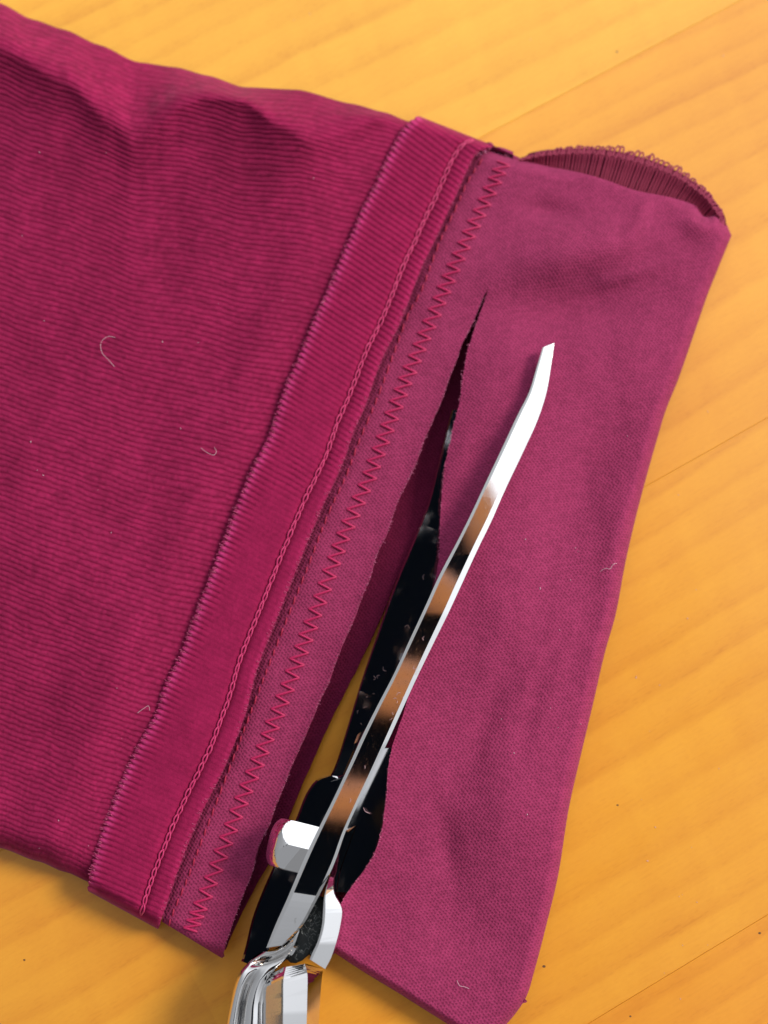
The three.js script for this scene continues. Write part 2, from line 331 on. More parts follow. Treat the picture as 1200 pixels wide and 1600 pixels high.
// the hem band
const bandPx = (t, v) => { const a = L1(v), b = R1(v); return [lerp(a[0], b[0], t), lerp(a[1], b[1], t)]; };
const stT = (v) => 0.765 + 0.012 * Math.sin(v * 7) - 0.035 * sstep(0.85, 1, v);
function bandH(t, v) {
  const e = round_(Math.min(v, 1 - v) * 1300, 22);
  const fold = round_(t * 118, 15), right = round_((1 - t) * 118, 8);
  let h = 5.5 + 0.95 * fold - 1.2 * (1 - right);
  h -= 0.65 * Math.exp(-Math.pow((t - stT(v)) * 118 / 6, 2));
  h += 0.35 * Math.sin(Math.PI * clamp(t / 0.76)) + 0.25 * (vnoise(v * 26, t * 2, 81) - 0.5) + 0.8 * Math.sin(v * Math.PI);
  return 0.8 + (h - 0.8) * e;
}
{
  const skew = (t, v) => t * lerp(-4.2, 1.4, v);
  const phase = (t, v) => v * NW + skew(t, v) + 0.2 * (vnoise(t * 4, v * 60, 82) - 0.5);
  const worn = (t, v) => 1 - 0.8 * sstep(0.2, 0.5, v) * sstep(0.12, 0.3, t) * (1 - 0.35 * sstep(0.84, 0.95, v)) * sstep(0.3, 0.6, fbm(t * 2 + 3, v * 9, 83) + 0.15);
  const pos = (t, v) => {
    const w = wale(phase(t, v)), tt = clamp(t, 0, 1), [x, y] = bandPx(t, v);
    const edge = Math.exp(-Math.pow(tt * 118 / 6, 2));
    return P(x - 2.4 * edge * (w - 0.5), y - 0.9 * edge * (w - 0.5), bandH(tt, v) + (0.17 + 0.12 * edge) * w * lerp(worn(t, v), 1, edge));
  };
  const col = (t, v) => { const w = wale(phase(t, v)), k = worn(t, v), n = 0.92 + 0.16 * vnoise(t * 40, v * NW * 1.5, 84); const f = 1 + 0.9 * Math.exp(-Math.pow((t * 118 - 5) / 7, 2)) * w * (0.6 + 0.8 * vnoise(t * 20, v * NW, 85)) + 0.3 * Math.exp(-Math.pow((1 - t) * 118 / 7, 2)) * w; const g = 1.14 * (lerp(0.94, 0.70 + 0.36 * Math.pow(w, 1.3), k)) * n * f; return [g, g * (1 + 1.1 * (f - 1)), g * (1 + 0.5 * (f - 1))]; };
  add('hem_band', sheet(pos, 44, NW * 6, 0.8, col), M.cord, leg);
}
// the smooth cuff: one cloth, cut open
const topEdge = [745, 228, 796, 244, 818, 249, 861, 260, 915, 272, 949, 282, 991, 297, 1037, 306, 1068, 314, 1087, 322, 1102, 339, 1118, 334, 1133, 347, 1143, 368];
const rightEdge = [1143, 368, 1125, 412, 1105, 462, 1085, 520, 1060, 592, 1040, 642, 1025, 692, 1010, 745, 995, 802, 977, 880, 962, 960, 945, 1020, 927, 1098, 908, 1178, 889, 1262, 872, 1368, 855, 1440, 836, 1513, 822, 1558, 802, 1588, 770, 1622];
const TE = crv(topEdge), RE = crv(rightEdge), LL = crv([521, 1488, 567, 1518, 623, 1552, 677, 1586, 722, 1612, 770, 1622]), CB = crv([240, 1444, 262, 1453, 282, 1466, 310, 1482, 347, 1497]);
const outline = [...TE.pts, ...RE.pts];
const bumps = [[890, 395, 120, 42, -0.25, 2.3], [900, 480, 120, 44, -0.2, -1.5], [1000, 560, 60, 110, 0.3, 0.5], [925, 740, 45, 100, 0.5, -1.1], [800, 960, 55, 130, 0.2, 1.5], [930, 1130, 28, 90, 0.2, -0.6], [880, 1040, 30, 80, 0.35, 0.5], [790, 1250, 60, 110, 0.2, 1.4], [720, 1450, 90, 60, 0.4, -0.9], [790, 560, 50, 90, 0.4, 0.4], [1090, 350, 30, 20, 0.3, 0.8], [650, 1400, 50, 60, 0, 0.7], [850, 1010, 14, 90, 0.42, 0.28], [905, 1010, 16, 80, 0.3, -0.28], [830, 1120, 14, 70, 0.25, -0.22], [960, 840, 14, 60, 0.3, 0.4], [985, 430, 70, 12, -0.3, 0.4], [860, 330, 40, 16, 0.2, -0.6], [1000, 340, 14, 40, 0.4, 0.5], [700, 1330, 20, 60, -0.2, -0.5], [760, 1120, 20, 90, 0.3, -0.45]];
const R1f = Array.from({ length: 41 }, (_, i) => { const q = R1(i / 40); return { x: q[0], y: q[1] }; });
function cuffH(x, y) {
  const sd = x + (y - 800) * 0.42; let h = 4.7 + (1.2 * sstep(690, 760, sd) + 2.2 * sstep(600, 690, sd) * (1 - sstep(760, 900, sd) * 0.75)) * sstep(455, 720, y) * (1 - 0.7 * sstep(1250, 1420, y));
  for (const [bx, by, sx, sy, r, a] of bumps) { const c = Math.cos(r), s = Math.sin(r), dx = x - bx, dy = y - by, u = (dx * c + dy * s) / sx, v = (-dx * s + dy * c) / sy; h += 1.35 * a * Math.exp(-u * u - v * v); }
  h -= 1.1 * Math.exp(-distTo(R1f, x, y) / 9);
  h += 0.8 * (fbm(x / 80, y / 130, 91) - 0.5);
  return h;
}
const few = (c, n) => Array.from({ length: n + 1 }, (_, i) => { const q = c(i / n); return { x: q[0], y: q[1] }; });
const REf = few(RE, 60), LLf = few(LL, 16), TEf = few(TE, 40), CBf = few(CB, 10);
const baseH = (() => {                                      // the height on a 4 px net, looked up smoothly
  const nx = 250, ny = 370, x0 = 200, y0 = 200, s = 4, a = new Float32Array(nx * ny);
  for (let j = 0; j < ny; j++) for (let i = 0; i < nx; i++) a[j * nx + i] = cuffH(x0 + i * s, y0 + j * s);
  return (x, y) => { const X = clamp((x - x0) / s, 0, nx - 1.01), Y = clamp((y - y0) / s, 0, ny - 1.01), i = X | 0, j = Y | 0, f = X - i, g = Y - j, k = j * nx + i; return lerp(lerp(a[k], a[k + 1], f), lerp(a[k + nx], a[k + nx + 1], f), g); };
})();
function gridH(x, y) {
  let h = baseH(x, y);
  const d = Math.min(distTo(REf, x, y), distTo(LLf, x, y) * 1.6);
  if (d < 20) h = 1.4 + (h - 1.4) * round_(d, 20);
  const dt = Math.min(distTo(TEf, x, y), distTo(CBf, x, y));
  const lip = 1.6 + 2.6 * sstep(850, 930, x) * (1 - sstep(1040, 1105, x)); return dt < 20 ? lip + (h - lip) * round_(dt, 20) : h;
}
{
  const both = (A, B, split) => (v) => v < split ? A(v / split) : B((v - split) / (1 - split));
  const tipSplit = UC.len / (UC.len + C1.len), jag = (y, s) => 1.1 * (vnoise(y / 14, s, 95) - 0.5) + 0.5 * (vnoise(y / 3.5, s, 96) - 0.5);
  const c1 = (v) => { const q = both(UC, C1, tipSplit)(v); return v > tipSplit ? [q[0] + jag(q[1], 1), q[1]] : q; };
  const left = (v) => { const q = R1(v * 0.993); return [q[0] - 8 + 11 * sstep(0.965, 1, v), q[1] - 3]; };
  const sPos = (u, v) => { const a = left(v), b = c1(v), x = lerp(a[0], b[0], u), y = lerp(a[1], b[1], u); return P(x, y, gridH(x, y)); };
  const t2 = UC.len / (UC.len + C2.len);
  const c2 = (v) => { const q = both(UC, C2, t2)(v); return v > t2 ? [q[0] + jag(q[1], 2), q[1]] : q; };
  const tl = crv([818, 249, 861, 260, 915, 272, 949, 282, 991, 297, 1037, 306, 1068, 314, 1087, 322, 1102, 339, 1118, 334, 1133, 347, 1143, 368]);
  // coons patch: left = cut, right = outer edge, top and bottom
  const dPx = (u, v) => {
    const L = c2(v), R = RE(v), T = tl(u), B = LL(u), c00 = tl(0), c10 = tl(1), c01 = LL(0), c11 = LL(1);
    const o = [];
    for (let k = 0; k < 2; k++) o.push(lerp(L[k], R[k], u) + lerp(T[k], B[k], v) - (lerp(lerp(c00[k], c10[k], u), lerp(c01[k], c11[k], u), v)));
    return o;
  };
  const dPos = (u, v) => { const [x, y] = dPx(clamp(u, 0, 1), v); return P(x, y, gridH(x, y)); };
  add('lining_cuff', [sheet(sPos, 40, 420, 0.55), sheet(dPos, 130, 420, 0.55)], M.twill, leg);
  // lower layer: left strip with its own cut edge, and the layer under the right piece
  const MR = crv([790, 470, 745, 590, 716, 690, 682, 780, 646, 850, 618, 910, 600, 954, 570, 1020, 540, 1080, 510, 1140, 490, 1186, 470, 1230, 454, 1270, 430, 1330, 404, 1376, 371, 1440, 352, 1484]);
  const QL = crv([646, 960, 608, 1060, 574, 1160, 548, 1240, 524, 1310, 500, 1380, 508, 1440]), QR = crv([720, 960, 690, 1060, 660, 1160, 640, 1240, 625, 1310, 590, 1380, 560, 1440]);
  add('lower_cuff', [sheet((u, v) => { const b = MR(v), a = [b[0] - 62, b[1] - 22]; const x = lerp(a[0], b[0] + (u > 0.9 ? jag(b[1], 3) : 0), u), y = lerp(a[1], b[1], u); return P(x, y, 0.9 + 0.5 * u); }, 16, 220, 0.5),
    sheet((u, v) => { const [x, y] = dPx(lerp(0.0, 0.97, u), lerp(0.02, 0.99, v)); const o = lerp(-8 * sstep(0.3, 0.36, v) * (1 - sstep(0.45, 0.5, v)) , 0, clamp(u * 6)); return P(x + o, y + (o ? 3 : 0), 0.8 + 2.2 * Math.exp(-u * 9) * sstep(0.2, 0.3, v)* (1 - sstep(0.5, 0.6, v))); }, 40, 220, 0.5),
    sheet((u, v) => { const a = QL(v), b = QR(v); return P(lerp(a[0], b[0], u), lerp(a[1], b[1], u), 1.3); }, 10, 40, 0.4)], M.reverse, leg);  // darkened twill stands in for the shade inside the slit
  // cut threads along both cut edges
  const fr = [];
  for (const [C, s, n] of [[C1, 1, 340], [C2, -1, 300]]) for (let k = 0; k < n; k++) {
    const q = C(0.01 + 0.97 * rnd()); if (s < 0 && q[1] > 870 && q[1] < 1175) continue;
    const l = 1.5 + 5 * rnd() * rnd() * rnd(), a = (rnd() - 0.5) * 2.4, h = gridH(q[0], q[1]);
    const p0 = P(q[0] - s * 1.5, q[1], h - 0.05), p1 = P(q[0] + s * l * 0.6 * Math.cos(a), q[1] + l * 0.6 * Math.sin(a), h - 0.1 + 0.25 * rnd()), p2 = P(q[0] + s * l * Math.cos(a * 1.5), q[1] + l * Math.sin(a * 1.5), h - 0.2 + 0.3 * rnd());
    fr.push(thread([p0, p1, p2], 0.035 + 0.02 * rnd(), 3, 3));
  }
  const f = add('frayed_thread', fr, M.fray, leg); f.userData.kind = 'stuff';
}
{ // worn pile standing off the two folded edges of the hem band
  const fz = [];
  for (let k = 0; k < 1000; k++) {
    const right = k % 4 === 3, v = 0.01 + 0.98 * rnd(), t = right ? 0.95 + 0.04 * rnd() : 0.005 + 0.06 * rnd(), q = bandPx(t, v), h = bandH(t, v) + 0.1, s = right ? 1 : -1, l = 2 + 3.5 * rnd(), a = (rnd() - 0.5) * 1.6;
    fz.push(thread([P(q[0], q[1], h), P(q[0] + s * l * 0.6, q[1] + s * l * 0.25 + a, h + 0.2 * rnd()), P(q[0] + s * l, q[1] + s * l * 0.3 + a * 2.5, h - 0.1 + 0.3 * rnd())], 0.028 + 0.02 * rnd(), 3, 2));
  }
  const m = add('worn_pile', fz, M.pile, leg); m.userData.kind = 'stuff';
}
{ // stitching
  const zs = [], n = 67;
  const zp = []; let u = 0.006;
  while (u < 0.992) { zp.push(u); u += (u > 0.955 ? 0.0048 : u < 0.03 ? 0.0055 : lerp(9.4, 11.2, u) / ZZ.len) * (0.93 + 0.14 * rnd()); }
  let prev = null;
  zp.forEach((u, k) => {
    const q = ZZ(u), w = 12.2 * (k & 1 ? 1 : -1) * (0.95 + 0.1 * rnd()), x = q[0] + w, y = q[1] + w * 0.12 - (k & 1 ? 2 : 0);
    const p = P(x, y, gridH(x, y) - 0.02);
    if (prev) { const m = prev.clone().lerp(p, 0.5); m.y += 0.17 * MM; const a = prev.clone().lerp(p, 0.12), b = prev.clone().lerp(p, 0.88); a.y += 0.12 * MM; b.y += 0.12 * MM; zs.push(thread([prev, a, m, b, p], 0.215, 6, 8)); }
    prev = p;
  });
  add('zigzag_stitch', zs, M.zig, leg);
  const ss = [];
  for (let d = 6; d < S2.len - 10;) {
    const l = 10 + 5 * rnd(), a = S2(d / S2.len), b = S2((d + l) / S2.len), m = S2((d + l / 2) / S2.len);
    ss.push(thread([P(a[0] - 1, a[1], gridH(...a) - 0.12), P(m[0], m[1], gridH(...m) + 0.16), P(b[0] + 1, b[1], gridH(...b) - 0.12)], 0.15, 6, 6));
    d += l + 4.5;
  }
  add('seam_stitch', ss, M.seam, leg);
  const cs = [], pitch = 14.6, N = Math.floor(1310 / pitch);
  const bp = (v, du, dv, dh) => { const t = stT(v) + du / 118; const vv = v + dv / 1300; const [x, y] = bandPx(t, vv); return P(x, y, bandH(clamp(t), vv) + 0.28 + dh); };
  for (let k = 1; k < N; k++) {
    const v = k / N, j = () => (rnd() - 0.5) * 0.8;
    cs.push(thread([bp(v, j(), -9.5, 0.1), bp(v, 2.1 + 2 * j(), -3, 0.16), bp(v, 2.0 + j(), 4, 0.1), bp(v, 0.4 + j(), 7.6, -0.05), bp(v, -1.8 + j(), 4, 0.1), bp(v, -2.2 + 2 * j(), -3, 0.16)], 0.155, 5, 16, true));
  }
  add('chain_stitch', cs, M.chain, leg);
}
{ // overlocked seam behind the top edge of the cuff
  const O = crv([812, 249, 846, 238, 872, 234, 911, 230, 953, 231, 991, 238, 1030, 250, 1064, 267, 1091, 288, 1114, 311, 1128, 334, 1130, 352]);
  const I = crv([812, 256, 846, 262, 880, 268, 915, 277, 949, 288, 991, 302, 1037, 312, 1068, 320, 1085, 328, 1098, 345, 1112, 352, 1120, 360]);
  const pos = (u, v) => { const a = O(v), b = I(v), [x, y] = [lerp(a[0] , b[0], lerp(0.08, 1.25, u)), lerp(a[1], b[1], lerp(0.08, 1.25, u))]; return P(x, y, lerp(3.2, 0.6, Math.pow(Math.max(0, u), 0.6))); };
  add('seam_allowance', sheet(pos, 8, 80, 0.7), M.reverse, leg);  // same darkened twill, so the seam opening looks shaded
  const th = [];
  const oq = (u, v, dh) => { const a = O(v), b = I(v); return P(lerp(a[0], b[0], u), lerp(a[1], b[1], u), lerp(3.4, 1.3, Math.pow(clamp((u - 0.22) / 1.03), 0.7)) + dh); };
  const n = 70;
  for (let k = 0; k < n; k++) {
    const v = (k + 0.5 + 0.3 * (rnd() - 0.5)) / n, s = 0.5 / n;
    th.push(thread([oq(0.12, v, 0), oq(0.24, v + s * 0.3, 0.28), oq(0.55, v + s * 0.6, 0.3), oq(0.95, v + s * 0.9, 0.25)], 0.23, 5, 8));
    if (k % 3 !== 1) { const w = (0.6 + 0.35 * rnd()) / n; th.push(thread([oq(0.26, v - w * 0.7, 0.3), oq(0.06, v - w, 0.15), oq(0.04 - 0.14 * rnd(), v - w * 0.2, 0), oq(0.02 - 0.05 * rnd(), v + w * 0.7, 0.1), oq(0.12, v + w * 0.8, 0.25), oq(0.26, v + w * 0.3, 0.35)], 0.17, 5, 18, true)); }
    const a = oq(0.2 + 0.06 * (k & 1), v, 0.36), b = oq(0.2 + 0.06 * (1 - (k & 1)), v + 1 / n, 0.36); th.push(thread([a, a.clone().lerp(b, 0.5), b], 0.15, 5, 4));
  }
  add('overlock_stitch', th, M.overlock, leg);
}

// ---------------------------------------------------------------- scissors
const smudge = texture(512, 512, (x, y) => { const a = fbm(x * 6, y * 6, 31), b = vnoise(x * 80, y * 9, 32, 80, 9), s = vnoise(x * 200, y * 200, 33, 200, 200) > 0.86 ? 0.06 : 0; const g = 0.03 + 0.05 * a * a + 0.02 * b + s; return [g, g, g]; });
const chrome = new THREE.MeshPhysicalMaterial({ color: lin(0.80, 0.79, 0.78), metalness: 1, roughness: 1, roughnessMap: repeat(smudge, 0.03, 0.03) });
const haze = texture(512, 512, (x, y) => { const a = sstep(0.5, 0.78, fbm(x * 9, y * 4, 35)), b = vnoise(x * 14, y * 40, 36, 14, 40), g = 0.05 + a * (0.1 + 0.34 * b * b); return [g, g, g]; });
const worn = new THREE.MeshPhysicalMaterial({ color: lin(0.72, 0.71, 0.72), metalness: 1, roughness: 1, roughnessMap: repeat(haze, 0.03, 0.03, 0.4) });
const sc = thing('scissors', 'polished steel scissors standing on edge in the slit of the burgundy cuff', 'scissors');
{
  // spine of the upper blade: left rim and right rim from the tip to behind the pivot
  const SL = [[848, 543], [839, 573], [827, 612], [809, 648], [785, 699], [758, 756], [737, 801], [716, 843], [686, 900], [666, 944], [640, 1000], [614, 1056], [590, 1102], [566, 1150], [548, 1190], [520, 1250], [496, 1298], [476, 1340], [448, 1406], [430, 1446], [416, 1481]];
  const SR = [[866, 536], [861, 570], [854, 612], [840, 656], [816, 709], [788, 768], [767, 816], [747, 857], [720, 916], [701, 957], [674, 1012], [648, 1066], [628, 1110], [604, 1163], [585, 1203], [558, 1259], [539, 1302], [522, 1350], [492, 1412], [470, 1450], [442, 1477]];
  const HS = [[0, 8.2], [2, 9.4], [4, 11], [6, 12.2], [8, 13], [12, 14], [16, 14.9], [17, 15.05], [18, 14.9], [20, 13.4]].reduce((o, [k, h], i, a) => { if (i) for (let q = a[i - 1][0] + 1; q <= k; q++) o.push(lerp(a[i - 1][1], h, (q - a[i - 1][0]) / (k - a[i - 1][0]))); return o; }, [8.2]);
  const B = SL.map(([x, y]) => [x - 1, y + 2]);
  const HE = [7.2, 7.0, 6.8, 6.7, 6.7, 6.7, 6.6, 6.4, 6.2, 6.0, 5.6, 5.2, 4.8, 4.4, 4.2, 3.5, 3.2, 3.2, 3.2, 3.6, 4.5];
  const rings = SL.map((l, i) => {
    const r = SR[i], h = HS[i], f = i / 20, b = B[i], he = HE[i];
    const wl = 0.13, wr = i < 6 ? lerp(0.12, 0.24, i / 6) : lerp(0.24, 0.10, sstep(6, 17, i));
    const at = (t) => [lerp(l[0], r[0], t), lerp(l[1], r[1], t)];
    const k = i < 3 ? 0.25 + 0.25 * i : 1;
    return [[...l, h - 0.22 * k], [...at(wl), h], [...at(1 - wr), h - 0.2], [...r, h - 0.2 - 0.36 * k], [lerp(b[0], r[0], 0.5), lerp(b[1], r[1], 0.5), he + 0.2], [b[0] + 1.5, b[1], he - 0.15], [b[0], b[1], he]];
  });
  const LE = [[514, 1211], [494, 1219], [478, 1241], [464, 1276], [446, 1316], [426, 1357], [408, 1398], [394, 1436], [384, 1478], [377, 1502]], RI = [[536, 1208], [530, 1222], [519, 1246], [503, 1279], [487, 1314], [468, 1354], [448, 1396], [431, 1434], [418, 1470], [416, 1488]];
  const plate = LE.map((l, i) => { const r = [RI[i][0] + 4, RI[i][1] + 2], h = lerp(4.0, 6.8, i / 9); return [[...l, h - 0.8], [l[0] + 3, l[1] + 1, h + 0.02], [l[0] + 9, l[1] + 3.4, h + 0.01], [l[0] + 15, l[1] + 6, h], [...r, h - 0.12], [r[0] + 4, r[1] + 2, h - 2], [l[0] + 6, l[1] + 3, 2.2]]; });
  add('upper_blade', loft(rings, 5, 0.14), chrome, sc);
  add('pivot_plate', loft(plate, 3, 0.2), worn, sc);
  // hollow where the spine runs down into the grooved shank, one smooth surface
  const Lb = crv([410, 1487, 390, 1502, 376, 1517, 367, 1536, 360, 1564, 353, 1600, 338, 1680]), Rb = crv([469, 1451, 458, 1480, 440, 1505, 420, 1532, 410, 1562, 408, 1600, 402, 1680]);
  const gauss = (x, w) => Math.exp(-x * x / (w * w));
  const shank = sheet((u, v) => {
    const a = Lb(clamp(v)), b = Rb(clamp(v)), U = clamp(u), bow = 12 * Math.sin(Math.PI * U) * gauss(v, 0.12);
    let h = 12.7 - 1.9 * gauss(v - 0.13, 0.075) * Math.sin(Math.PI * clamp(0.12 + 0.8 * U)) - 0.3 * sstep(0.1, 0.5, v);
    const g = sstep(0.22, 0.36, v);
    h += g * (-1.3 * gauss(U - 0.40, 0.085) + 0.35 * gauss(U - 0.22, 0.12) + 0.45 * gauss(U - 0.72, 0.16));
    h -= 1.6 * (1 - round_(U, 0.13)) + 1.4 * (1 - round_(1 - U, 0.12)) * g;
    return P(lerp(a[0], b[0], U) + bow * 0.2, lerp(a[1], b[1], U) + bow, h);
  }, 56, 150, 0.7);
  add('upper_shank', shank, chrome, sc);
  // lower blade, seen inside the slit, its body beside the pivot and its shank
  const RL = [[706, 640], [686, 720], [668, 790], [644, 850], [618, 912], [590, 990], [566, 1060], [540, 1146], [524, 1196], [514, 1216]], RT = [[722, 640], [716, 720], [712, 790], [708, 850], [686, 912], [650, 992], [618, 1062], [574, 1150], [554, 1198], [548, 1216]];
  const lb = RL.map((l, i) => { const r = RT[i]; return [[...l, 2.6], [l[0] + 2, l[1] + 1, 2.95], [lerp(l[0], r[0], 0.55), lerp(l[1], r[1], 0.55), 3.0 + 0.1 * Math.sin(i)], [...r, 2.85], [r[0] + 2, r[1], 2.2], [l[0] + 4, l[1] + 2, 2.0]]; });
  const FL = [[584, 1172], [572, 1196], [556, 1240], [540, 1292], [522, 1348], [512, 1392]], FR = [[626, 1166], [622, 1190], [612, 1240], [606, 1292], [584, 1350], [552, 1396]];
  const face = FL.map((l, i) => { const r = FR[i]; return [[...l, 3.05], [...r, 3.08], [r[0] + 1, r[1], 2.2], [l[0], l[1], 2.2]]; });
  const L2 = [[540, 1297], [529, 1330], [517, 1362], [507, 1399], [505, 1420], [503, 1446], [496, 1472], [488, 1489], [484, 1499]], R2 = [[542, 1300], [531, 1333], [521.5, 1370], [522, 1396], [534, 1420], [532, 1444], [526, 1470], [517, 1497], [508, 1514]];
  const body = L2.map((l, i) => { const r = R2[i], h = lerp(13.2, 15.5, sstep(0, 4, i)); return [[l[0] - 4, l[1] - 2, 8], [...l, h], [l[0] + (r[0] - l[0]) * 0.12, l[1] + (r[1] - l[1]) * 0.12, h + 0.15], [...r, h - 1.1], [r[0] + 1.5, r[1], h - 2], [r[0] + lerp(14, 2, sstep(0, 4, i)), r[1] + lerp(-10, 4, sstep(0, 4, i)), 5.5], [l[0], l[1], 4.5]]; });
  add('lower_blade', [loft(lb, 4, 0.2), loft(face, 3, 0.3)], worn, sc);
  add('lower_spine', loft(body, 4, 0.4), chrome, sc);
  const A3 = [[447, 1504], [424, 1520], [409, 1541], [407, 1570], [407, 1602], [404, 1670], [400, 1760]], B3 = [[452, 1500], [444, 1511], [440, 1530], [439.5, 1566], [439, 1602], [438, 1670], [437, 1760]], C3 = [[473, 1500], [479, 1506], [483, 1520], [483, 1562], [482, 1602], [480, 1670], [478, 1760]], D3 = [[502, 1506], [505, 1514], [503, 1528], [500, 1564], [498, 1604], [494, 1672], [489, 1760]];
  const hand = A3.map((a, i) => { const h = [13.4, 15.2, 16.1, 16.2, 16.2, 16.2, 16.2][i]; return [[...a, h - 4.2], [...B3[i], h - 0.25], [B3[i][0] + 3, B3[i][1], h], [C3[i][0] - 3, C3[i][1], h - 3.0], [...C3[i], h - 3.6], [...D3[i], h - 8], [D3[i][0] - 3, D3[i][1], 7], [a[0] + 3, a[1], 8]]; });
  add('lower_shank', loft(hand.slice(1), 5, 0.33), chrome, sc);
  // pivot nut: six flats, a chamfer and a dome, pointing left out of the blade
  const c = P(474, 1326, 9.2), tip = P(421, 1313, 10.6), ax = tip.clone().sub(c), len = ax.length(); ax.normalize();
  const R = 4.3 * MM, NT = 96, NY = 46, np = [], ni = [];
  for (let b = 0; b <= NY; b++) for (let a = 0; a <= NT; a++) {
    const th = a / NT * Math.PI * 2, f = b / NY, y0 = len * 0.46, y = f < 0.4 ? lerp(-0.003, y0, f / 0.4) : y0 + (len - y0) * Math.sin((f - 0.4) / 0.6 * Math.PI / 2);
    const m = ((th / (Math.PI / 3)) % 1 - 0.5) * Math.PI / 3, hex = R * 0.866 / Math.cos(m), d = R * 1.005 * (f < 0.4 ? 1 : Math.pow(Math.max(0, Math.cos((f - 0.4) / 0.6 * Math.PI / 2)), 0.55)), r = Math.min(hex, d);
    np.push(r * Math.cos(th), y, r * Math.sin(th));
  }
  for (let b = 0; b < NY; b++) for (let a = 0; a < NT; a++) { const k = b * (NT + 1) + a; ni.push(k, k + NT + 1, k + 1, k + 1, k + NT + 1, k + NT + 2); }
  let ng = new THREE.BufferGeometry(); ng.setAttribute('position', new THREE.Float32BufferAttribute(np, 3)); ng.setAttribute('uv', new THREE.Float32BufferAttribute(np.filter((_, i) => i % 3 < 2), 2)); ng.setIndex(ni);
  ng.applyQuaternion(new THREE.Quaternion().setFromAxisAngle(new THREE.Vector3(0, 1, 0), 0.86)); ng.applyQuaternion(new THREE.Quaternion().setFromUnitVectors(new THREE.Vector3(0, 1, 0), ax)); ng.translate(c.x, c.y, c.z);
  add('pivot_nut', toCreasedNormals(ng, 0.35), chrome, sc);
  // fluff caught in the pivot gap
  const ff = [];
  for (let k = 0; k < 80; k++) { const x = lerp(455, 502, rnd()), y = lerp(1405, 1492, rnd()); if ((x - 455) * 1.6 + (y - 1405) < 40 ) continue; const p = P(x, y, 11 + 4 * rnd()), pts = [p]; for (let i = 1; i < 4; i++) pts.push(pts[i - 1].clone().add(new THREE.Vector3((rnd() - 0.5) * 0.9 * MM, (rnd() - 0.4) * 0.5 * MM, (rnd() - 0.5) * 0.9 * MM))); ff.push(thread(pts, 0.022, 3, 6)); }
  const fm = add('fluff', ff, new THREE.MeshStandardMaterial({ color: lin(0.22, 0.24, 0.24), roughness: 1 }), sc); fm.userData.kind = 'stuff';
  const gap = P(478, 1452, 9.5), gg = new THREE.SphereGeometry(1, 20, 12); gg.scale(2.6 * MM, 1.6 * MM, 5.5 * MM); gg.rotateY(-0.45); gg.translate(gap.x, gap.y, gap.z);
  add('pivot_grime', gg, new THREE.MeshStandardMaterial({ color: lin(0.05, 0.058, 0.06), roughness: 1 }), sc);
}

